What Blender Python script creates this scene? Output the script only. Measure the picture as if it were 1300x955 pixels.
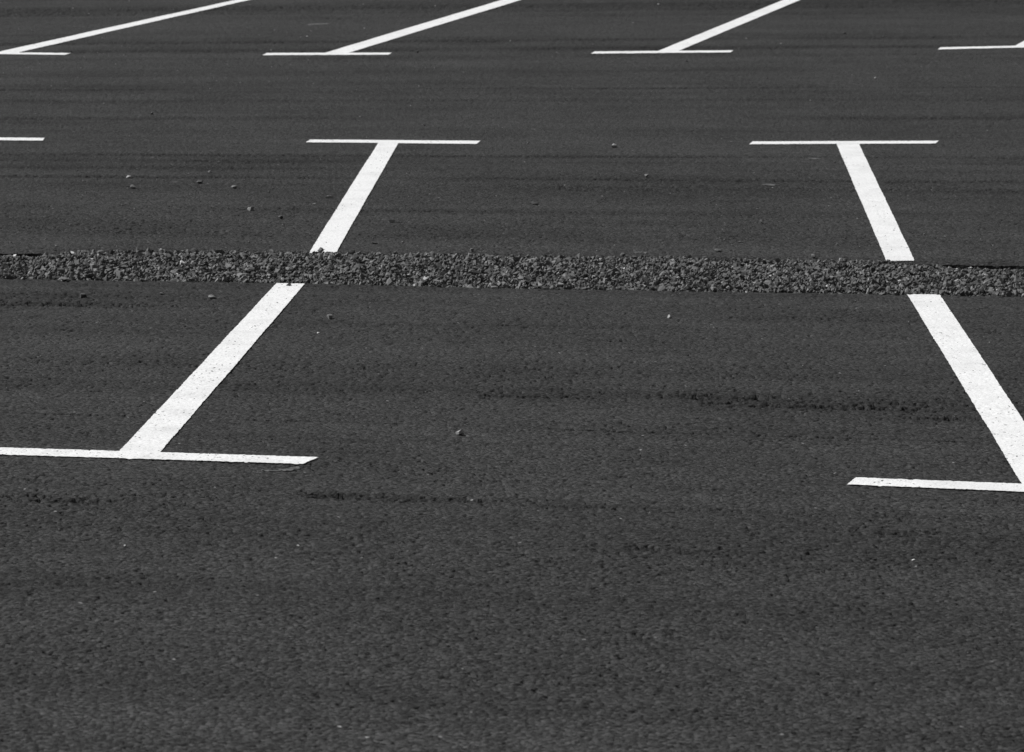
import bpy, bmesh, math, random
import numpy as np
from mathutils import Matrix, Vector

for o in list(bpy.data.objects):
    bpy.data.objects.remove(o, do_unlink=True)
SC = bpy.context.scene
C = SC.collection
random.seed(7)
rng = np.random.default_rng(11)

# ------------------------------------------------------------------ camera
# surveyed from the bay markings: bays 2.5 m wide, lines 0.12 m wide, eye 1.9 m above the drain
FPX, PITCH, YAW, ROLL = 4569.56, 0.1458, -0.0375, 0.0147
CAM = np.array([0.0, -14.738, 1.8856])
SLOPE = 0.0203                      # both pavements fall 2 % towards the gravel strip at y = 0
_F = np.array([math.sin(YAW)*math.cos(PITCH), math.cos(YAW)*math.cos(PITCH), -math.sin(PITCH)])
_R = np.cross(_F, [0, 0, 1.0]); _R /= np.linalg.norm(_R)
_U = np.cross(_R, _F)
RT = _R*math.cos(ROLL) + _U*math.sin(ROLL)
UP = -_R*math.sin(ROLL) + _U*math.cos(ROLL)
cam_d = bpy.data.cameras.new('camera')
cam = bpy.data.objects.new('camera', cam_d)
C.objects.link(cam)
cam.matrix_world = Matrix(((RT[0], UP[0], -_F[0], CAM[0]), (RT[1], UP[1], -_F[1], CAM[1]),
                           (RT[2], UP[2], -_F[2], CAM[2]), (0, 0, 0, 1)))
cam_d.sensor_width = 36.0
cam_d.lens = FPX/1300*36.0
cam_d.shift_y = -45.0/1300
cam_d.clip_start = 0.1
cam_d.clip_end = 3000
cam_d.dof.use_dof = True
cam_d.dof.focus_distance = 11.5
cam_d.dof.aperture_fstop = 16.0
SC.camera = cam

# ------------------------------------------------------------------ sky and sun (black-and-white photograph: neutral light)
SUN_DIR = Vector((-0.965, 0.26, 0.0)).normalized()
SUN_EL = math.radians(44)
world = bpy.data.worlds.new('World')
SC.world = world
world.use_nodes = True
wn = world.node_tree
wn.nodes.clear()
sky = wn.nodes.new('ShaderNodeTexSky')
sky.sky_type = 'NISHITA'
sky.sun_disc = False
sky.sun_elevation = SUN_EL
sky.sun_rotation = math.atan2(SUN_DIR.x, SUN_DIR.y)
bw = wn.nodes.new('ShaderNodeRGBToBW')
bg = wn.nodes.new('ShaderNodeBackground')
bg.inputs['Strength'].default_value = 0.055
wo = wn.nodes.new('ShaderNodeOutputWorld')
wn.links.new(sky.outputs['Color'], bw.inputs['Color'])
wn.links.new(bw.outputs['Val'], bg.inputs['Color'])
wn.links.new(bg.outputs['Background'], wo.inputs['Surface'])

sun_d = bpy.data.lights.new('sun', 'SUN')
sun_d.energy = 4.5
sun_d.angle = math.radians(0.53)
sun_d.color = (1, 1, 1)
sun = bpy.data.objects.new('sun', sun_d)
C.objects.link(sun)
to_sun = Vector((SUN_DIR.x*math.cos(SUN_EL), SUN_DIR.y*math.cos(SUN_EL), math.sin(SUN_EL)))
sun.rotation_euler = to_sun.to_track_quat('Z', 'Y').to_euler()
sun.location = to_sun*60

SC.view_settings.view_transform = 'Standard'
SC.view_settings.look = 'None'
SC.view_settings.exposure = 0.1
SC.view_settings.gamma = 1.0
SC.view_settings.use_curve_mapping = False
SC.render.resolution_x = 1024
SC.render.resolution_y = 752

# ------------------------------------------------------------------ helpers
def at(u, v):
    """point of the pavement surveyed at a photo position (1300 x 955 frame)"""
    d = _F + RT*(u-650)/FPX - UP*(v-432.5)/FPX
    for s in (-SLOPE, SLOPE):
        t = (s*CAM[1]-CAM[2])/(d[2]-s*d[1])
        p = CAM + t*d
        if (s < 0) == (p[1] < 0):
            return p
    return p

def prof(y):
    a = np.abs(y)
    return SLOPE*np.where(a < 20, a, 20+6*(1-np.exp(-(a-20)/6)))

def h2(ix, iy, seed):
    n = (ix.astype(np.int64)*374761393 + iy.astype(np.int64)*668265263 + seed*1274126177) & 0xffffffff
    n = ((n ^ (n >> 13))*1274126177) & 0xffffffff
    n = n ^ (n >> 16)
    return (n & 0xffffff)/float(0x1000000)

def vnoise(x, y, seed):
    ix = np.floor(x); iy = np.floor(y)
    fx = x-ix; fy = y-iy
    fx = fx*fx*(3-2*fx); fy = fy*fy*(3-2*fy)
    ix = ix.astype(np.int64); iy = iy.astype(np.int64)
    a = h2(ix, iy, seed); b = h2(ix+1, iy, seed); c = h2(ix, iy+1, seed); d = h2(ix+1, iy+1, seed)
    return (a*(1-fx)+b*fx)*(1-fy) + (c*(1-fx)+d*fx)*fy

def fbm(x, y, seed, oct=3):
    s = 0; a = 0.5; t = 0
    for i in range(oct):
        s = s + a*vnoise(x, y, seed+i*17); t += a
        x = x*2.03; y = y*2.03; a *= 0.5
    return s/t

def worley(x, y, seed):
    ix = np.floor(x).astype(np.int64); iy = np.floor(y).astype(np.int64)
    best = np.full(x.shape, 9.0); hv = np.zeros(x.shape)
    for dx in (-1, 0, 1):
        for dy in (-1, 0, 1):
            cx = ix+dx; cy = iy+dy
            px = cx + h2(cx, cy, seed); py = cy + h2(cx, cy, seed+5)
            d = (px-x)**2 + (py-y)**2
            m = d < best
            best = np.where(m, d, best)
            hv = np.where(m, h2(cx, cy, seed+9), hv)
    return np.sqrt(best), hv

# the paving lanes fan slightly with the bay ends; lane() is the distance across them
def lane(x, y):
    x = np.clip(x, -8, 8)
    return (y-0.03*x)/(1+0.0225*x)

def at_lane(u, v):
    p = at(u, v); return float(lane(np.array(p[0]), np.array(p[1])))

# torn, open-textured patches (photo centre, half width m, half depth m, strength)
PATCH = [((60, 385), .42, .07, 1.7), ((700, 503), .16, .04, 1.3), ((905, 503), .24, .05, 1.7), ((1010, 514), .26, .045, 1.9), ((1120, 519), .16, .03, 1.3),
         ((1200, 530), .10, .04, 1.6), ((416, 628), .06, .04, 3.2), ((500, 633), .24, .045, 1.4), ((60, 632), .34, .07, 1.2), ((240, 630), .3, .05, .8),
         ((1165, 678), .16, .06, .6), ((760, 645), .30, .06, .6), ((280, 395), .30, .06, .6), ((980, 402), .35, .04, .7),
         ((300, 205), .35, .16, .9), ((1000, 233), .9, .10, .5), ((720, 240), .6, .12, .4), ((60, 290), .7, .16, .6),
         ((120, 610), .5, .10, .6), ((620, 600), .6, .12, .5), ((150, 730), .28, .12, .6), ((1080, 780), .2, .1, .5)]
PATCH = [(at(*c), a, b, s) for c, a, b, s in PATCH]
# long dark paving streaks, photo height at mid frame, half width m, strength
STREAK = [(7, .30, 1.3), (13, .2, .9), (21, .1, .5), (51, .12, 1.7), (62, .13, 1.8), (72, .1, .5), (112, .05, 1.3), (127, .09, .9), (150, .10, .6),
          (198, .05, 1.6), (206, .05, .7), (215, .06, .5), (227, .05, 1.6), (238, .1, .5), (268, .05, .35), (300, .06, .4), (323, .05, .5),
          (385, .03, .3), (398, .03, .5), (543, .008, 1.5), (612, .05, .4), (636, .06, .5), (690, .05, .4)]
STREAK = [(at_lane(650, v), w, s) for v, w, s in STREAK]
SMOOTH = [(at_lane(650, v), w, s) for v, w, s in [(377, .10, .8), (556, .07, .8), (313, .25, .6), (35, .5, .5), (190, .12, .4), (208, .1, .3), (585, .05, .4)]]

def rough(x, y, torn=True):
    l = lane(x, y)
    wob = (fbm(x*0.7, y*0.9, 31, 2)-.5)*0.05
    n = .5*fbm(x*0.4, l*5.0, 3, 4) + .5*fbm(x*.3, l*1.2, 23, 3)
    r = 0.72 + 1.4*(n-.5) + 0.9*(fbm(x*2.3, y*2.3, 44, 3)-.5)
    for l0, w, s in STREAK:
        br = np.clip(0.5+2.0*(fbm(x*.8, np.full_like(x, l0*3.3), 71, 2)-.3), .1, 1.7)
        r = r + s*br*np.exp(-((l+wob-l0)/w)**2)
    for l0, w, s in SMOOTH:
        r = r - 0.6*s*np.exp(-((l+wob-l0)/w)**2)
    for p, a, b, s in (PATCH if torn else []):
        g = np.exp(-((x-p[0])/a)**2-((l-lane(np.array(p[0]), np.array(p[1])))/b)**2)
        r = r + s*g
    return np.clip(r, 0.22, 3.2)

def disp(x, y, r=None):
    """relief of the asphalt: stones up to zero, voids between them below"""
    if r is None:
        r = rough(x, y)
    f1, hv = worley(x/0.0105, y/0.0105, 5)
    f2, hw = worley(x/0.024+3.7, y/0.024, 6)
    d = -0.0034*np.clip(f1, 0, 1.1)**1.5 - 0.0014*np.clip(f2-.25, 0, 1)**1.5 - 0.0022*hv
    d = d*(0.5+0.5*r)
    # voids: stones missing from the surface
    f3, h3 = worley(x/0.021+.4*y/.021, y/0.021, 8)
    rad = .16+.16*h2(np.floor(h3*4096).astype(np.int64), np.zeros(x.shape, np.int64), 3)
    k = np.clip((rad-f3)/.07+.5, 0, 1)*(h3 < 0.26*r**1.3)
    d = d - 0.0095*k*np.clip(r, .7, 1.6)*np.where(y > 2, .4, 1.0)
    n2 = .6*vnoise(x/0.085+.4*y/.03, y/0.024, 91) + .4*vnoise(x/0.030, y/0.011, 92)
    fine = np.where(y > 2, .35, 1.0)          # the far lot is laid with a closer mix
    q = np.clip((n2-0.60)/.06, 0, 1)
    d = d - 0.021*fine*q*q*(3-2*q)*np.clip((r-1.12)/.6, 0, 1.4)
    return d + 0.004*(fbm(x*1.6, y*1.6, 15, 2)-.5)

def mesh_np(name, co, faces, mat, smooth=True, parent=None):
    me = bpy.data.meshes.new(name)
    nv = len(co); nf, k = faces.shape
    me.vertices.add(nv); me.vertices.foreach_set('co', co.astype(np.float32).ravel())
    me.loops.add(nf*k); me.loops.foreach_set('vertex_index', faces.astype(np.int32).ravel())
    me.polygons.add(nf)
    me.polygons.foreach_set('loop_start', (np.arange(nf)*k).astype(np.int32))
    me.polygons.foreach_set('loop_total', np.full(nf, k, np.int32))
    me.polygons.foreach_set('use_smooth', np.full(nf, smooth))
    me.update(calc_edges=True)
    me.materials.append(mat)
    o = bpy.data.objects.new(name, me)
    C.objects.link(o)
    if parent is not None:
        o.parent = parent
    return o

def grid_faces(nr, nc):
    i = np.arange(nr-1)[:, None]*nc + np.arange(nc-1)[None, :]
    return np.stack([i, i+1, i+1+nc, i+nc], -1).reshape(-1, 4)

def fattr(o, name, vals, dom='POINT'):
    a = o.data.attributes.new(name, 'FLOAT', dom)
    a.data.foreach_set('value', np.asarray(vals, np.float32))

def tag(o, label=None, cat=None, group=None, kind=None):
    if label: o['label'] = label
    if cat: o['category'] = cat
    if group: o['group'] = group
    if kind: o['kind'] = kind
    return o

# ------------------------------------------------------------------ materials
def nodes(name):
    m = bpy.data.materials.new(name); m.use_nodes = True
    nt = m.node_tree
    b = nt.nodes['Principled BSDF']
    return m, nt, b

def nd(nt, typ, **kw):
    n = nt.nodes.new(typ)
    for k, v in kw.items():
        if k in n.inputs: n.inputs[k].default_value = v
        else: setattr(n, k, v)
    return n

def ramp(nt, src, stops):
    r = nt.nodes.new('ShaderNodeValToRGB')
    e = r.color_ramp.elements
    while len(e) < len(stops): e.new(0.5)
    for el, (p, g) in zip(e, stops):
        el.position = p; el.color = (g, g, g, 1)
    nt.links.new(src, r.inputs['Fac'])
    return r.outputs['Color']

def mul(nt, a, b, typ='MULTIPLY', fac=1.0):
    m = nt.nodes.new('ShaderNodeMixRGB'); m.blend_type = typ
    m.inputs['Fac'].default_value = fac
    nt.links.new(a, m.inputs['Color1'])
    nt.links.new(b, m.inputs['Color2'])
    return m.outputs['Color']

def asphalt_mat():
    m, nt, b = nodes('asphalt')
    L = nt.links.new
    geo = nd(nt, 'ShaderNodeNewGeometry')
    pos = geo.outputs['Position']
    # stones in binder: each its own grey
    v = nd(nt, 'ShaderNodeTexVoronoi', Scale=95.0); L(pos, v.inputs['Vector'])
    sep = nd(nt, 'ShaderNodeSeparateColor'); L(v.outputs['Color'], sep.inputs['Color'])
    stone = ramp(nt, sep.outputs['Red'], [(0, .45), (.35, .85), (.8, 1.25), (1.0, 1.8)])
    # rare pale chips
    v2 = nd(nt, 'ShaderNodeTexVoronoi', Scale=48.0); L(pos, v2.inputs['Vector'])
    s2 = nd(nt, 'ShaderNodeSeparateColor'); L(v2.outputs['Color'], s2.inputs['Color'])
    chip = ramp(nt, s2.outputs['Green'], [(0, 0.0), (.9945, 0.0), (.996, 1.0), (1, 1)])
    near = ramp(nt, v2.outputs['Distance'], [(0, 1), (.16, 1), (.24, 0), (1, 0)])
    chipm = mul(nt, chip, near)
    # mixing streaks along the paving lanes, shade of their open texture painted in
    la = nd(nt, 'ShaderNodeAttribute', attribute_name='lane')
    sx = nd(nt, 'ShaderNodeSeparateXYZ'); L(pos, sx.inputs['Vector'])
    cb = nd(nt, 'ShaderNodeCombineXYZ'); L(sx.outputs['X'], cb.inputs['X']); L(la.outputs['Fac'], cb.inputs['Y'])
    mp = nd(nt, 'ShaderNodeMapping'); mp.inputs['Scale'].default_value = (.20, 2.1, 1); L(cb.outputs['Vector'], mp.inputs['Vector'])
    n1 = nd(nt, 'ShaderNodeTexNoise', Scale=1.0, Detail=6.0, Roughness=.68); L(mp.outputs['Vector'], n1.inputs['Vector'])
    streak = ramp(nt, n1.outputs['Fac'], [(.28, .72), (.5, 1.0), (.72, 1.16)])
    n2 = nd(nt, 'ShaderNodeTexNoise', Scale=1.3, Detail=4.0, Roughness=.6); L(pos, n2.inputs['Vector'])
    blot = ramp(nt, n2.outputs['Fac'], [(.3, .90), (.7, 1.08)])
    n4 = nd(nt, 'ShaderNodeTexNoise', Scale=420.0, Detail=2.0); L(pos, n4.inputs['Vector'])
    fine = ramp(nt, n4.outputs['Fac'], [(.25, .6), (.75, 1.4)])
    base = nd(nt, 'ShaderNodeRGB'); base.outputs[0].default_value = (ALB, ALB, ALB, 1)
    c = mul(nt, base.outputs[0], stone)
    c = mul(nt, c, streak); c = mul(nt, c, blot); c = mul(nt, c, fine)
    # open surface darkened: shade of voids too fine for the mesh, painted in
    at_ = nd(nt, 'ShaderNodeAttribute', attribute_name='rough')
    ro = ramp(nt, at_.outputs['Fac'], [(0, 1.12), (.25, 1.0), (.5, .80), (1, .64)])
    c = mul(nt, c, ro)
    mix = nt.nodes.new('ShaderNodeMixRGB')
    L(chipm, mix.inputs['Fac']); L(c, mix.inputs['Color1']); mix.inputs['Color2'].default_value = (.30, .30, .30, 1)
    L(mix.outputs['Color'], b.inputs['Base Color'])
    b.inputs['Roughness'].default_value = .82
    b.inputs['Specular IOR Level'].default_value = .10
    n3 = nd(nt, 'ShaderNodeTexNoise', Scale=230.0, Detail=4.0, Roughness=.65); L(pos, n3.inputs['Vector'])
    bp = nd(nt, 'ShaderNodeBump', Strength=1.0, Distance=.004); L(n3.outputs['Fac'], bp.inputs['Height'])
    bp2 = nd(nt, 'ShaderNodeBump', Strength=.9, Distance=.004); L(v.outputs['Distance'], bp2.inputs['Height'])
    bp2.invert = True
    L(bp.outputs['Normal'], bp2.inputs['Normal'])
    L(bp2.outputs['Normal'], b.inputs['Normal'])
    return m

def paint_mat():
    m, nt, b = nodes('road_paint')
    L = nt.links.new
    geo = nd(nt, 'ShaderNodeNewGeometry'); pos = geo.outputs['Position']
    n1 = nd(nt, 'ShaderNodeTexNoise', Scale=6.0, Detail=5.0, Roughness=.65); L(pos, n1.inputs['Vector'])
    wear = ramp(nt, n1.outputs['Fac'], [(.28, .86), (.55, 1.0)])
    n2 = nd(nt, 'ShaderNodeTexNoise', Scale=160.0, Detail=3.0, Roughness=.7); L(pos, n2.inputs['Vector'])
    spk = ramp(nt, n2.outputs['Fac'], [(.26, .25), (.36, .74), (.52, 1.0)])
    mp = nd(nt, 'ShaderNodeMapping'); mp.inputs['Scale'].default_value = (8, 70, 8); L(pos, mp.inputs['Vector'])
    n3 = nd(nt, 'ShaderNodeTexNoise', Scale=1.0, Detail=4.0, Roughness=.7); L(mp.outputs['Vector'], n3.inputs['Vector'])
    scr = ramp(nt, n3.outputs['Fac'], [(.22, .55), (.32, 1.0)])
    base = nd(nt, 'ShaderNodeRGB'); base.outputs[0].default_value = (PAINT, PAINT, PAINT, 1)
    c = mul(nt, mul(nt, mul(nt, base.outputs[0], wear), spk), scr)
    L(c, b.inputs['Base Color'])
    b.inputs['Roughness'].default_value = .6
    b.inputs['Specular IOR Level'].default_value = .3
    bp = nd(nt, 'ShaderNodeBump', Strength=.5, Distance=.001); L(n2.outputs['Fac'], bp.inputs['Height'])
    L(bp.outputs['Normal'], b.inputs['Normal'])
    return m

def stone_mat(name, lo, hi):
    m, nt, b = nodes(name)
    L = nt.links.new
    geo = nd(nt, 'ShaderNodeNewGeometry'); pos = geo.outputs['Position']
    a = nd(nt, 'ShaderNodeAttribute', attribute_name='tone')
    tone = ramp(nt, a.outputs['Fac'], [(0, lo), (.6, (lo+hi)/2), (.93, hi), (1.0, hi*2.2)])
    n = nd(nt, 'ShaderNodeTexNoise', Scale=190.0, Detail=4.0, Roughness=.7); L(pos, n.inputs['Vector'])
    g = ramp(nt, n.outputs['Fac'], [(.3, .7), (.7, 1.25)])
    L(mul(nt, tone, g), b.inputs['Base Color'])
    b.inputs['Roughness'].default_value = .7
    b.inputs['Specular IOR Level'].default_value = .35
    bp = nd(nt, 'ShaderNodeBump', Strength=.6, Distance=.0015); L(n.outputs['Fac'], bp.inputs['Height'])
    L(bp.outputs['Normal'], b.inputs['Normal'])
    return m

def plain_stone(name, g):
    m, nt, b = nodes(name)
    L = nt.links.new
    geo = nd(nt, 'ShaderNodeNewGeometry')
    n = nd(nt, 'ShaderNodeTexNoise', Scale=170.0, Detail=4.0, Roughness=.7); L(geo.outputs['Position'], n.inputs['Vector'])
    L(ramp(nt, n.outputs['Fac'], [(.3, g*.7), (.7, g*1.25)]), b.inputs['Base Color'])
    b.inputs['Roughness'].default_value = .7
    bp = nd(nt, 'ShaderNodeBump', Strength=.6, Distance=.0015); L(n.outputs['Fac'], bp.inputs['Height'])
    L(bp.outputs['Normal'], b.inputs['Normal'])
    return m

ALB, PAINT = 0.0405, 0.85
M_ASPH = asphalt_mat()
M_PAINT = paint_mat()
M_GRAVEL = stone_mat('gravel_stone', .050, .185)
M_BED = plain_stone('gravel_gap_shade', .025)  # bed colour darkened to paint deep shade into the gaps between stones
M_SCUFF = plain_stone('paint_scuff', .09)
M_LOOSE = {k: plain_stone('loose_stone_'+k, g) for k, g in (('dark', .055), ('grey', .14), ('pale', .27), ('white', .65))}

# ------------------------------------------------------------------ pavement
# edges of the gravel strip as surveyed
def edge_line(pts):
    P = [at(*p) for p in pts]
    xs = np.array([p[0] for p in P]); ys = np.array([p[1] for p in P])
    return xs, ys
E1 = edge_line([(0, 353.5), (400, 360), (700, 367), (1000, 371.5), (1300, 376)])
E2 = edge_line([(0, 319.5), (200, 319.5), (400, 321), (700, 326.5), (1000, 330), (1300, 335)])
def edge_y(E, x):
    xs, ys = E
    y = np.interp(x, xs, ys)
    sl0 = (ys[1]-ys[0])/(xs[1]-xs[0])*0.3; sl1 = (ys[-1]-ys[-2])/(xs[-1]-xs[-2])*0.3
    y = np.where(x < xs[0], ys[0]+sl0*np.clip(x-xs[0], -3, 0), y)
    y = np.where(x > xs[-1], ys[-1]+sl1*np.clip(x-xs[-1], 0, 3), y)
    return y
def edge_rag(x, seed):
    return (fbm(x*9, np.full_like(x, .5), seed, 4)-.5)*0.035

def pavement(name, near, nr, nc):
    if near:
        y0, y1 = -9.6, -0.5
    else:
        y0, y1 = 0.5, 17.5
    # rows closer together where they lie closer to the eye
    k = np.linspace(1/(y0-CAM[1]), 1/(y1-CAM[1]), nr)
    ys = 1/k + CAM[1]
    t = np.linspace(-1, 1, nc)
    c0 = (ys-CAM[1])*math.tan(YAW); hw = 0.50+(ys-CAM[1])*0.160
    X = c0[:, None] + hw[:, None]*t[None, :]
    Y = np.repeat(ys[:, None], nc, 1)
    # last row follows the ragged cut edge
    if near:
        e = edge_y(E1, X) + edge_rag(X, 201)
        f = np.clip((Y+1.5)/1.0, 0, 1)
        Y = Y + f*(e-(-0.5))
    else:
        e = edge_y(E2, X) + edge_rag(X, 202)
        f = np.clip((1.5-Y)/1.0, 0, 1)
        Y = Y + f*(e-0.5)
    r = rough(X, Y)
    w = np.clip((1-np.abs(t))/.03, 0, 1)[None, :]*np.clip((np.arange(nr) if near else np.arange(nr)[::-1])/12, 0, 1)[:, None]
    Z = prof(Y) + disp(X, Y, r)*w - .0042*(1-w)
    if not near:                              # arris of the cut rolled over
        Z = Z - .009*np.exp(-(Y-e)/.035)
    co = np.stack([X, Y, Z], -1).reshape(-1, 3)
    F = grid_faces(nr, nc)
    # skirt down the cut edge, outer apron beyond the fine part
    edge_row = nr-1 if near else 0
    base = len(co)
    er = co.reshape(nr, nc, 3)[edge_row]
    sk = []
    for dz, dy in ((-.004, .003), (-.03, .004), (-.09, .006)):
        s = er.copy(); s[:, 2] += dz
        s[:, 1] += (dy if near else -dy)*(0.3+1.4*vnoise(er[:, 0]*60, np.full(nc, dz*100), 77))
        sk.append(s)
    co = np.concatenate([co]+sk)
    prev = edge_row*nc + np.arange(nc)
    FS = []
    for j in range(3):
        cur = base + j*nc + np.arange(nc)
        q = np.stack([prev[:-1], prev[1:], cur[1:], cur[:-1]], -1)
        if not near: q = q[:, ::-1]
        FS.append(q[:, ::-1] if near is False else q[:, ::-1][:, ::-1])
        prev = cur
    o = mesh_np(name, co, np.concatenate([F]+FS), M_ASPH)
    rr = np.concatenate([np.clip((.5*rough(X, Y, False).ravel()+.5*r.ravel()-.2)/2.2, 0, 1), np.full(3*nc, .8)])
    fattr(o, 'rough', rr)
    fattr(o, 'lane', lane(co[:, 0], co[:, 1]))
    return o, X, Y

pn, XN, YN = pavement('pavement_near', True, 830, 700)
tag(pn, 'dark asphalt of the nearer parking bays', None, None, 'structure')
pf, XF, YF = pavement('pavement_far', False, 520, 720)
tag(pf, 'dark asphalt beyond the gravel strip', None, None, 'structure')

# the pavement beyond the finely built part and the ground out to the horizon
def apron():
    co = []; fa = []
    def strip(line_in, line_out, zin, zout, seg):
        b = len(co)
        for (x, y), (X, Y) in zip(line_in, line_out):
            for j in range(seg+1):
                t = (j/seg)**2 if seg > 1 else j
                xx = x+(X-x)*t; yy = y+(Y-y)*t
                co.append((xx, yy, float(prof(np.array(yy)))+(zin if j == 0 else zout)))
        n = seg+1
        for i in range(len(line_in)-1):
            for j in range(seg):
                fa.append((b+i*n+j, b+i*n+j+1, b+(i+1)*n+j+1, b+(i+1)*n+j))
    for XX, YY, near in ((XN, YN, True), (XF, YF, False)):
        for side in (0, -1):
            xs = XX[:, side]; yy = YY[:, side]
            idx = list(range(0, len(xs), 6))
            if idx[-1] != len(xs)-1: idx.append(len(xs)-1)
            sg = 1 if side == -1 else -1
            a = [(xs[i]-sg*.012, yy[i]) for i in idx]
            m = [(xs[i]+sg*.010, yy[i]) for i in idx]
            o = [(sg*400.0, yy[i]) for i in idx]
            strip(a, m, -.0068, -.0042, 1)
            strip(m, o, -.0042, -.0042, 12)
        row = 0 if near else len(XX)-1
        y = YY[row, 0]
        sg = -1 if near else 1
        xs = [-400.0, -60.0]+list(np.linspace(XX[row, 0]-.05, XX[row, -1]+.05, 40))+[60.0, 400.0]
        strip([(x, y-sg*.012) for x in xs], [(x, y+sg*.01) for x in xs], -.0068, -.0042, 1)
        strip([(x, y+sg*.01) for x in xs], [(x, sg*600.0) for x in xs], -.0042, -.0042, 30)
    me = bpy.data.meshes.new('ground'); me.from_pydata(co, [], fa)
    bm = bmesh.new(); bm.from_mesh(me); bmesh.ops.recalc_face_normals(bm, faces=bm.faces)
    for f in bm.faces:
        if f.normal.z < 0: f.normal_flip()
        f.smooth = True
    bm.to_mesh(me); bm.free()
    me.materials.append(M_ASPH)
    ob = bpy.data.objects.new('ground', me); C.objects.link(ob)
    fattr(ob, 'rough', np.full(len(me.vertices), .22))
    vc = np.array([v.co[:] for v in me.vertices])
    fattr(ob, 'lane', lane(vc[:, 0], vc[:, 1]))
    return ob
tag(apron(), 'asphalt of the wider car park out to the horizon', None, None, 'structure')

# ------------------------------------------------------------------ gravel strip
def gravel_top(x, y):
    e1 = edge_y(E1, x); e2 = edge_y(E2, x)
    t = np.clip((y-e1)/(e2-e1), 0, 1)
    z1 = prof(e1); z2 = prof(e2)
    xl = at(110, 319)[0]; xr = at(1130, 331)[0]
    # at both ends the fill has settled away from the far cut edge
    low = np.clip((xl-x)/.25, 0, 1) + np.clip((x-xr)/.3, 0, 1) + .25*np.clip(fbm(x*2.2, np.full_like(x, 3.3), 51, 2)*2-1, 0, 1)
    z = z1*(1-t)+z2*t - 0.003 - 0.038*low*t**5 + 0.009*np.sin(math.pi*t)
    return z + 0.012*(fbm(x*7, y*7, 61, 2)-.5)

gx = np.concatenate([[-400, -100, -30, -8], np.linspace(-3.6, 3.4, 330), [8, 30, 100, 400]])
gt = np.linspace(-.02, 1.02, 44)
GX = np.repeat(gx[None, :], len(gt), 0)
GY = edge_y(E1, GX) + (edge_y(E2, GX)-edge_y(E1, GX))*gt[:, None]
GZ = gravel_top(GX, GY) - .017 + .006*(fbm(GX*40, GY*40, 88, 2)-.5)
bed = mesh_np('gravel_bed', np.stack([GX, GY, GZ], -1).reshape(-1, 3), grid_faces(len(gt), len(gx)), M_BED)
tag(bed, 'gravel strip running between the two facing rows of bays', None, None, 'structure')

def hull_stone(seed, n=13, flat=.72):
    r = random.Random(seed)
    bm = bmesh.new()
    sx, sy, sz = r.uniform(.75, 1.25), r.uniform(.65, 1.0), r.uniform(flat*.75, flat*1.2)
    for i in range(n):
        while True:
            p = Vector((r.uniform(-1, 1), r.uniform(-1, 1), r.uniform(-1, 1)))
            if .15 < p.length < 1: break
        p.normalize(); p *= r.uniform(.82, 1.08)
        bm.verts.new((p.x*sx*.5, p.y*sy*.5, p.z*sz*.5))
    res = bmesh.ops.convex_hull(bm, input=bm.verts)
    bmesh.ops.delete(bm, geom=[g for g in res['geom_interior'] if isinstance(g, bmesh.types.BMVert)], context='VERTS')
    bmesh.ops.triangulate(bm, faces=bm.faces)
    bm.verts.ensure_lookup_table()
    v = np.array([q.co[:] for q in bm.verts]); bm.verts.index_update()
    f = np.array([[q.index for q in t.verts] for t in bm.faces])
    bm.free()
    return v, f
VAR = [hull_stone(100+i, 11) for i in range(36)]

def rotm(n):
    q = rng.normal(size=(n, 4)); q /= np.linalg.norm(q, axis=1)[:, None]
    w, x, y, z = q.T
    return np.stack([1-2*(y*y+z*z), 2*(x*y-z*w), 2*(x*z+y*w), 2*(x*y+z*w), 1-2*(x*x+z*z), 2*(y*z-x*w),
                     2*(x*z-y*w), 2*(y*z+x*w), 1-2*(x*x+y*y)], -1).reshape(n, 3, 3)

sp = 0.0155
xa = np.arange(-4.1, 3.7, sp); ta = np.arange(0, 1.16, sp)
PX, PT = np.meshgrid(xa, ta)
PX = (PX + rng.uniform(-.5, .5, PX.shape)*sp*1.2).ravel()
e1 = edge_y(E1, PX); e2 = edge_y(E2, PX)
PY = (e1 + PT.ravel() + rng.uniform(-.5, .5, PX.shape)*sp*1.2)
SZ = np.clip(rng.lognormal(math.log(.0205), .42, PX.shape), .008, .050)
spill = 0.012+0.055*np.clip(fbm(PX*5, PX*0+2.2, 401, 3)*2-.75, 0, 1)*(.35+.65*np.clip((PX-at(110, 319)[0])/.3, 0, 1)*np.clip((at(1130, 331)[0]-PX)/.3, 0, 1))
inner = np.clip((PX-at(110, 319)[0])/.3+1, 0, 1)*np.clip((at(1130, 331)[0]-PX)/.3+1, 0, 1)
keep = (PY > e1-SZ*.1) & (PY < e2-.012-.022*(1-inner)+spill*inner)
PX, PY, SZ = PX[keep], PY[keep], SZ[keep]
PZ = gravel_top(PX, PY) + rng.uniform(-.013, .007, PX.shape) - .18*np.clip(SZ-.02, 0, 1)
TONE = np.clip(rng.normal(.42, .30, PX.shape), 0, .92)
TONE[rng.random(PX.shape) < .008] = 1.0
big = (SZ > .0365) & (np.abs(PX+.45) < 2.45)
big_i = np.where(big)[0]
big_i = big_i[np.argsort(-SZ[big_i])][:295]
small = np.ones(len(PX), bool); small[big_i] = False
idx = np.where(small)[0]
co = []; fa = []; tn = []; off = 0
vi = rng.integers(0, len(VAR), len(idx))
Rm = rotm(len(idx))
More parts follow.
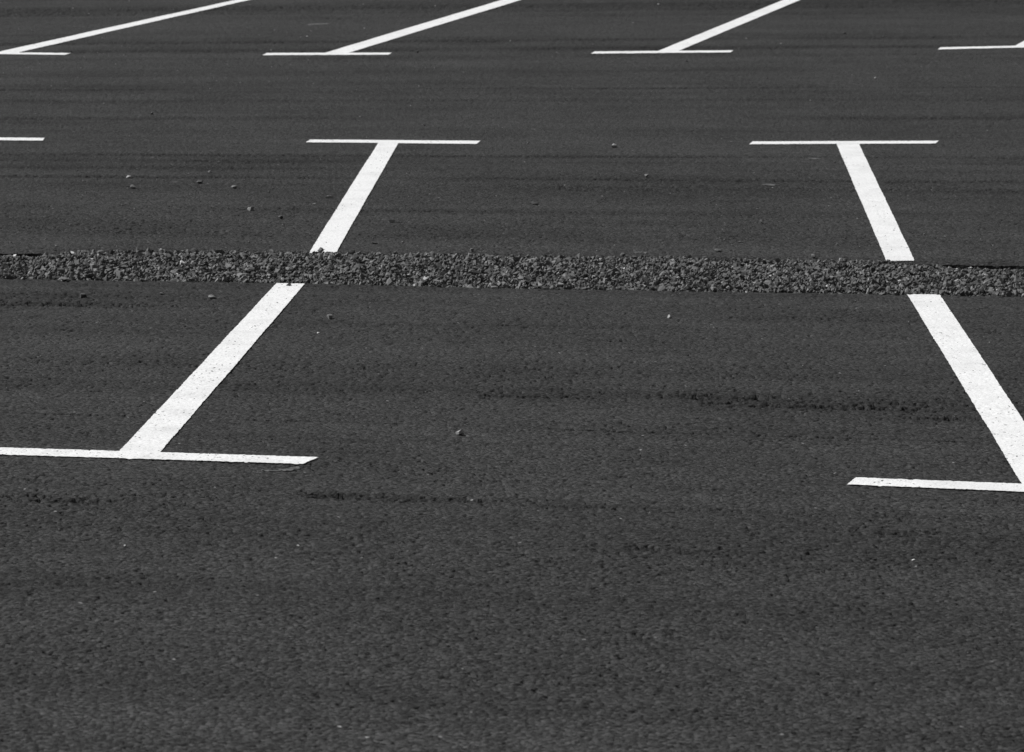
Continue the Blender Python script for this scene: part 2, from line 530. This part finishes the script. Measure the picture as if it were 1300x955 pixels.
for k, (v, f) in enumerate(VAR):
    sel = np.where(vi == k)[0]
    ii = idx[sel]
    P = np.einsum('nij,kj->nki', Rm[sel], v)*SZ[ii][:, None, None]
    P = P + np.stack([PX[ii], PY[ii], PZ[ii]], -1)[:, None, :]
    n = len(sel); nv = len(v)
    co.append(P.reshape(-1, 3))
    fa.append((f[None]+ (off+np.arange(n)*nv)[:, None, None]).reshape(-1, 3))
    tn.append(np.repeat(TONE[ii], nv))
    off += n*nv
grav = mesh_np('gravel', np.concatenate(co), np.concatenate(fa), M_GRAVEL, smooth=False, parent=bed)
fattr(grav, 'tone', np.concatenate(tn))
tag(grav, 'loose dark crushed stone filling the strip', None, None, 'stuff')
# the larger stones of the fill, one by one
GM = []
for k in range(30):
    v, f = VAR[k % len(VAR)]
    me = bpy.data.meshes.new('stone'); me.from_pydata(v.tolist(), [], f.tolist())
    me.materials.append(M_GRAVEL)
    a = me.attributes.new('tone', 'FLOAT', 'POINT')
    a.data.foreach_set('value', np.full(len(v), [.15, .3, .4, .5, .6, .75][k % 6], np.float32))
    GM.append(me)
for j, i in enumerate(big_i):
    o = bpy.data.objects.new('stone', GM[j % 30]); C.objects.link(o); o.parent = bed
    s = float(SZ[i])*1.08
    o.location = (float(PX[i]), float(PY[i]), float(PZ[i])+.002)
    o.rotation_euler = (random.uniform(-.6, .6), random.uniform(-.6, .6), random.uniform(0, 6.28))
    o.scale = (s, s, s)

# a few bright stones among the dark ones
for u, v, s in ((19, 328, .020), (92, 328.5, .020), (113, 329.5, .014), (272, 329, .016), (402, 341, .010), (519, 355, .018), (828, 336, .022),
                (793, 351, .022), (783, 349, .013), (861, 361, .022), (870, 337, .014), (1050, 368.5, .018), (1069, 351, .014), (1142, 364.5, .022),
                (1232, 337, .022), (1252, 357, .024), (1103, 338, .016), (1215, 346, .018), (542, 327, .014), (640, 349, .012)):
    p = at(u, v)
    me = bpy.data.meshes.new('stone'); vv, ff = hull_stone(u*7+v, 12, .6)
    me.from_pydata(vv.tolist(), [], ff.tolist()); me.materials.append(M_LOOSE['white' if s > .0165 else 'pale'])
    o = bpy.data.objects.new('stone', me); C.objects.link(o); o.parent = bed
    o['label'] = 'pale stone among the dark gravel'
    o.location = (p[0], p[1], float(gravel_top(np.array([p[0]]), np.array([p[1]]))[0])+.015)
    o.rotation_euler = (random.uniform(-.5, .5), random.uniform(-.5, .5), random.uniform(0, 6.28))
    o.scale = (s, s, s*.8)

# ------------------------------------------------------------------ painted markings
def empty(name, p):
    e = bpy.data.objects.new(name, None); C.objects.link(e)
    e.location = (float(p[0]), float(p[1]), float(prof(np.array(p[1])))); e.empty_display_size = .1
    return e

def paint_quad(name, q, cell, root, worn=1.0, seed=1, ext=None, mat=None, lift=.0021):
    """q: four ground points a-b (one long side) and d-c (the other); thin ragged-edged film that follows the asphalt"""
    a, b, c, d = [np.array(p[:2]) for p in q]
    ln = max(np.linalg.norm(b-a), np.linalg.norm(c-d)); wd = max(np.linalg.norm(d-a), np.linalg.norm(c-b))
    nu = max(6, int(ln/cell)); nw = max(6, int(wd/cell))
    U, W = np.meshgrid(np.linspace(0, 1, nu+1), np.linspace(0, 1, nw+1), indexing='ij')
    rag = .0022
    s0 = (fbm(U*ln*28, W*0+1.5, seed*3+1, 3)-.5)*2*rag/wd + (fbm(U*ln*2.2, W*0+8.5, seed*3+7, 2)-.5)*.003/wd
    s1 = (fbm(U*ln*28, W*0+4.5, seed*3+2, 3)-.5)*2*rag/wd + (fbm(U*ln*2.2, W*0+9.5, seed*3+8, 2)-.5)*.003/wd
    W2 = W + s0*(1-W) + s1*W
    ends = (fbm(W*wd*25, U*0+2.5, seed+50, 3)-.5)*2*rag/ln
    U2 = U + ends*np.abs(1-2*U)
    P = (a+(b-a)*U2[..., None])*(1-W2[..., None]) + (d+(c-d)*U2[..., None])*W2[..., None]
    X, Y = P[..., 0], P[..., 1]
    r = rough(X, Y); dd = disp(X, Y, r)
    Z = prof(Y) + .42*np.maximum(dd, -.0055) + lift
    Z = np.where(Y > 0, Z - .009*np.exp(-np.clip(Y-edge_y(E2, X), 0, 9)/.035), Z)
    co = np.stack([X, Y, Z], -1).reshape(-1, 3)
    F = grid_faces(nu+1, nw+1)
    # film broken over open voids
    cxm = co[F].mean(1)
    vn = vnoise(cxm[:, 0]/.0062, cxm[:, 1]/.0075, 300+seed)
    pat = fbm(cxm[:, 0]*5, cxm[:, 1]*5, 320+seed, 3)
    hole = vn > (1.0 - worn*(.05+.14*np.clip(pat-.42, 0, 1)))
    F = F[~hole]
    co = co - np.array(root.location)
    o = mesh_np(name, co, F, mat or M_PAINT, parent=root)
    # flip if facing down
    n = o.data.polygons[0].normal
    if n.z < 0: o.data.flip_normals()
    return o

def marking(label, stem, bar, cell, seed, worn=1.0):
    allp = [at(*p) for p in (stem or [])+(bar or [])]
    ctr = at(*bar[0]) if not stem else at(*stem[0])
    root = empty('parking_line', ctr)
    tag(root, label, 'road marking', 'white T-shaped bay markings')
    if stem:
        paint_quad('stem', [at(*p) for p in stem], cell, root, worn, seed)
    if bar:
        paint_quad('crossbar', [at(*p) for p in bar], cell, root, worn*1.2, seed+1, lift=.0026 if stem else .0021)
    return root

# stem quads: a (base left) b (far left) c (far right) d (base right); bars: a-b lower edge, d-c upper edge
# row A, nearest
lb = lambda u: 578+(589.6-578)/385*u
lt = lambda u: 569+(581-569)/404*u
marking('white T-shaped bay marking in the left foreground, stem running up to the gravel',
        [(151, 574), (351, 359.9), (387, 360.6), (203, 575.5)], [(-170, lb(-170)), (385, 589.6), (404, 581), (-152, lt(-152))], .0048, 11, .9)
rb = lambda u: 615.8+(625-615.8)/224.6*(u-1075.4)
rt = lambda u: 606.7+(615-606.7)/213.5*(u-1086.5)
marking('white T-shaped bay marking at the right edge, in front of the gravel',
        [(1298, rt(1298)+1), (1151.5, 373.8), (1193, 374.2), (1355, rt(1355)+1)], [(1075.4, 615.8), (1660, rb(1660)), (1671, rt(1671)), (1086.5, 606.7)], .0048, 21, .9)
# row B, beyond the gravel
marking('white T-shaped bay marking just beyond the gravel, left of the middle',
        [(392, 321.3), (480.2, 181.5), (506, 181.5), (426, 321.5)], [(388, 181), (605, 183.2), (610, 179.3), (394.3, 177.5)], .0065, 31, .7)
marking('white T-shaped bay marking just beyond the gravel, on the right',
        [(1125, 330.8), (1062, 183), (1090.5, 183), (1161, 330.6)], [(951, 183.6), (1187.5, 182.6), (1192, 179.2), (955.5, 180)], .0065, 41, .7)
marking('white bar end at the left edge, level with the bars beyond the gravel',
        [(-135, 322), (-95, 177.6), (-71, 177.6), (-101, 322)], [(-180, 176.8), (54.5, 179), (56.5, 175.6), (-174, 173.2)], .008, 51, .7)
# row C, angled bays at the top
def far_stem(l0, l1, r0, r1):
    ext = lambda p, q: (q[0]+(q[0]-p[0])/(p[1]-q[1])*26, q[1]-26)
    return [l0, ext(l0, l1), ext(r0, r1), r0]
marking('slanting white bay line at the top left corner with its bar cut by the frame',
        far_stem((-9, 67.5), (299, 0), (21, 67.2), (317.5, 0)), [(-75, 68.2), (82, 70.1), (91, 67.6), (-69, 65.9)], .010, 61, .5)
marking('second slanting white bay line from the left in the top row',
        far_stem((409, 68.3), (637, 0), (440, 68.0), (661.5, 0)), [(333, 70.5), (493, 69.9), (498, 67.2), (339, 67.6)], .010, 71, .5)
marking('third slanting white bay line from the left in the top row',
        far_stem((832.5, 66.2), (994.5, 0), (859, 65.8), (1016, 0)), [(750, 68.5), (927.5, 66.8), (931, 64.1), (755, 65.8)], .010, 81, .5)
marking('white bay line and bar cut off by the top right edge',
        far_stem((1286.5, 59.4), (1398, 0), (1313, 58.8), (1420, 0)), [(1190.5, 63.1), (1366, 59.2), (1370, 56.6), (1194, 60.4)], .010, 91, .5)

# pale scuffs of paint and chalk left on the asphalt
def smear(label, pts, w, seed):
    P = [at(*p) for p in pts]
    root = P[len(P)//2]
    n = 40; co = []; fa = []
    xs = np.array([p[0] for p in P]); ys = np.array([p[1] for p in P])
    t0 = np.linspace(0, 1, len(P)); t = np.linspace(0, 1, n)
    X = np.interp(t, t0, xs); Y = np.interp(t, t0, ys)
    wid = w*np.sin(np.pi*(.06+.88*t))*(.6+.8*vnoise(t*23, t*0, seed))
    dx = np.gradient(X); dy = np.gradient(Y); L = np.hypot(dx, dy)
    rows = []
    for s in (-.5, 0, .5):
        x = X - dy/L*wid*s; y = Y + dx/L*wid*s
        rows.append(np.stack([x, y, prof(y)+.4*disp(x, y)+.0012], -1))
    co = np.stack(rows).reshape(-1, 3)
    F = grid_faces(3, n)
    cm = co[F].mean(1)
    F = F[vnoise(cm[:, 0]/.02, cm[:, 1]/.012, seed+4) < .66]
    o = mesh_np('paint_scuff', co, F, M_SCUFF)
    if o.data.polygons[0].normal.z < 0: o.data.flip_normals()
    tag(o, label, 'scuff mark', 'pale scuffs on the asphalt')
smear('pale curved scuff just below the bar end in the left foreground', [(332, 596.5), (350, 597.5), (366, 596.5), (374, 594.5), (377.5, 592)], .03, 5)
smear('short pale scuff left of the right stem beyond the gravel', [(968, 235), (976, 234.5), (983, 234)], .09, 6)
smear('short pale scuff right under the bar beyond the gravel on the right', [(1027, 202), (1034, 201.6), (1041, 201.2)], .08, 7)
smear('pale streak between the first two slanting lines at the top left', [(392, 32), (405, 30.6), (418, 29.6)], .12, 8)
smear('thin pale scuff on the asphalt edge behind the middle of the gravel', [(803, 321.5), (812, 321), (822, 320.6)], .05, 9)

# ------------------------------------------------------------------ loose stones lying on the asphalt
def loose(label, u, v, px, kind, flat=.6, tall=1.0, seed=None):
    p = at(u, v)
    dist = p[1]-CAM[1]
    s = 1.15*px*dist/FPX
    vv, ff = hull_stone(seed or int(u*13+v*7), 15, flat)
    zmin = vv[:, 2].min()
    me = bpy.data.meshes.new('loose_stone')
    vv[:, 2] -= zmin
    me.from_pydata(vv.tolist(), [], ff.tolist()); me.materials.append(M_LOOSE[kind])
    o = bpy.data.objects.new('loose_stone', me); C.objects.link(o)
    z = float(prof(np.array(p[1])) + disp(np.array([p[0]]), np.array([p[1]]))[0])
    o.location = (p[0], p[1], max(z, float(prof(np.array(p[1])))-.003)-.0005)
    o.rotation_euler = (0, 0, random.uniform(0, 6.28))
    o.scale = (s, s, s*tall)
    tag(o, label, 'stone', 'loose stones on the asphalt')
for a in [
    ('light grey stone lying by itself in the nearest bay, in the middle foreground', 584, 552, 12, 'pale', .6),
    ('grey stone near the stem top, right of the left foreground marking', 418, 404, 11, 'grey', .55),
    ('small pale stone in front of the gravel at the centre right', 849, 403.5, 7, 'pale', .8),
    ('dark stone in front of the gravel near the left edge', 106, 377, 9, 'dark', .7),
    ('flat dark stone in front of the gravel, left one of a pair', 206, 373, 11, 'dark', .3),
    ('flat grey stone in front of the gravel, right one of a pair', 269, 378, 13, 'grey', .45),
    ('dark stone lying on the white stem at the near gravel edge', 366.5, 363, 7, 'dark', .6),
    ('flat stone spilled from the gravel onto its near edge at far left', 82, 356, 14, 'grey', .4),
    ('long dark stone on the foot of the white stem behind the gravel', 407, 320, 10, 'grey', .6),
    ('flat dark stone at the right foot of the white stem behind the gravel', 418, 321, 9, 'dark', .4),
    ('dark stone at the far gravel edge just left of the white stem', 379.5, 321, 7, 'dark', .8),
    ('white pebble at the far gravel edge left of the right stem', 1067, 330.5, 5, 'white', .9),
    ('grey stone with a long shadow left of the white pebble', 1033, 327, 8, 'grey', .7),
    ('grey stone lying on the far gravel edge in the centre', 791, 325, 8, 'grey', .8),
    ('small grey stone behind the gravel, left of the centre', 599, 319.5, 7, 'grey', .7),
    ('grey stone beyond the gravel in the middle of the left bay mouth', 498, 282, 8, 'pale', .7),
    ('flat dark stone near the left stem behind the gravel', 476, 308.5, 9, 'dark', .3),
    ('flat dark stone in the middle of the bay beyond the gravel', 679, 259, 11, 'dark', .3),
    ('lone grey stone in the aisle right of the middle bar', 780, 187, 9, 'pale', .6),
    ('small dark stone below the lone aisle stone', 821, 225, 6, 'grey', .7),
    ('small dark stone in the bay left of the right stem', 967, 283, 6, 'dark', .7),
    ('flat dark stone low in the bay left of the right stem', 940, 307, 9, 'dark', .3),
    ('flat grey stone next to the far gravel edge right of centre', 912, 319, 10, 'grey', .35),
    ('upper grey stone of the close pair left of the middle stem', 163, 226, 8, 'pale', .6),
    ('lower grey stone of the close pair left of the middle stem', 168.5, 239, 9, 'grey', .6),
    ('small grey stone above the scattered stones in the left bay', 266, 219, 6, 'grey', .6),
    ('thin flat dark stone among the scattered stones in the left bay', 223, 231, 7, 'dark', .3),
    ('dark stone in the middle of the scattered stones in the left bay', 254, 232.5, 7, 'dark', .6),
    ('grey stone right of the dark one among the scattered stones', 298, 239, 8, 'grey', .5),
    ('round grey stone low among the scattered stones in the left bay', 318, 267, 8, 'grey', .8),
    ('small dark stone lowest of the scattered stones in the left bay', 357, 277, 6, 'dark', .7),
    ('flat pale stone close to the left edge of the middle stem', 418, 251, 10, 'pale', .4),
    ('small grey stone below the flat pale one by the middle stem', 399, 260, 6, 'grey', .5),
    ('tiny dark stone farthest left of those by the middle stem', 381, 261, 4, 'dark', .7),
    ('small dark stone alone in the aisle at the left', 192.5, 145, 5, 'dark', .8),
    ('small dark stone alone in the aisle above the middle bar', 537.5, 159.5, 5, 'dark', .8),
    ('dark stone touching the bar end at the top left', 90, 66.5, 4.5, 'dark', .8),
    ('tiny dark stone right of the second bar in the top row', 530, 66.5, 3.5, 'dark', .7),
    ('tiny dark stone under the third bar in the top row', 872, 78, 5, 'dark', .5),
    ('tiny dark stone right of the third slanting line at the top', 1072, 42.5, 3.5, 'dark', .8),
    ('white chip lying in the right foreground below the bar', 1160, 710, 7, 'white', .3),
    ('white fleck beside the left foreground stem near its top', 404, 422.5, 4, 'white', .6),
    ('tiny white fleck in the lower left foreground right of the bar', 378.5, 692.5, 4, 'white', .6),
    ('tiny white fleck in the lower middle foreground', 459.5, 708.5, 3.5, 'white', .6),
    ('tiny pale fleck in the lower left foreground', 158.5, 692, 3.5, 'white', .6),
    ('white fleck in the top aisle between the second and first lines', 390, 46.5, 3, 'white', .8),
    ('tiny white fleck between the two bars on the right of the aisle', 1111, 99.5, 3, 'white', .6),
    ('white fleck at the top edge right of the second slanting line', 836, 5.5, 3, 'white', .7),
]:
    loose(*a)

# fine pale grit scattered over the lot, too small to pick apart
gv = []; gf = []; off = 0
n = 230
for i in range(n):
    if i < 70: u, v = random.uniform(0, 620), random.uniform(0, 110)
    elif i < 140: u, v = random.uniform(0, 1300), random.uniform(20, 310)
    else: u, v = random.uniform(0, 1300), random.uniform(385, 950)
    p = at(u, v)
    s = random.uniform(1.0, 2.1)*(p[1]-CAM[1])/FPX
    vv, ff = VAR[i % len(VAR)]
    z = float(prof(np.array(p[1])) + .5*disp(np.array([p[0]]), np.array([p[1]]))[0])
    gv.append(vv*s + np.array([p[0], p[1], z+s*.25])); gf.append(ff+off); off += len(vv)
grit = mesh_np('grit', np.concatenate(gv), np.concatenate(gf), plain_stone('grit', .30), smooth=False)
tag(grit, 'fine pale grit scattered over the asphalt', 'grit', None, 'stuff')

# dark crumbs of asphalt and gravel
gv = []; gf = []; off = 0
for i in range(260):
    if i < 110: u, v = random.uniform(0, 1300), 322-abs(random.gauss(0, 26))+.012*max(0, 0)
    elif i < 180: u, v = random.gauss(270, 110), random.uniform(195, 310)
    elif i < 220: u, v = random.uniform(0, 1300), 366+.017*0+abs(random.gauss(0, 22))
    else: u, v = random.uniform(0, 1300), random.uniform(80, 310)
    p = at(u, v)
    if float(edge_y(E1, np.array(p[0])))-.01 < p[1] < float(edge_y(E2, np.array(p[0])))+.01: continue
    s = random.uniform(1.4, 3.3)*(p[1]-CAM[1])/FPX
    vv, ff = VAR[(i*5) % len(VAR)]
    z = float(prof(np.array(p[1])) + .5*disp(np.array([p[0]]), np.array([p[1]]))[0])
    gv.append(vv*s + np.array([p[0], p[1], z+s*.25])); gf.append(ff+off); off += len(vv)
crumbs = mesh_np('crumbs', np.concatenate(gv), np.concatenate(gf), M_LOOSE['grey'], smooth=False)
tag(crumbs, 'small dark stone crumbs strewn about the gravel strip', 'crumbs', None, 'stuff')
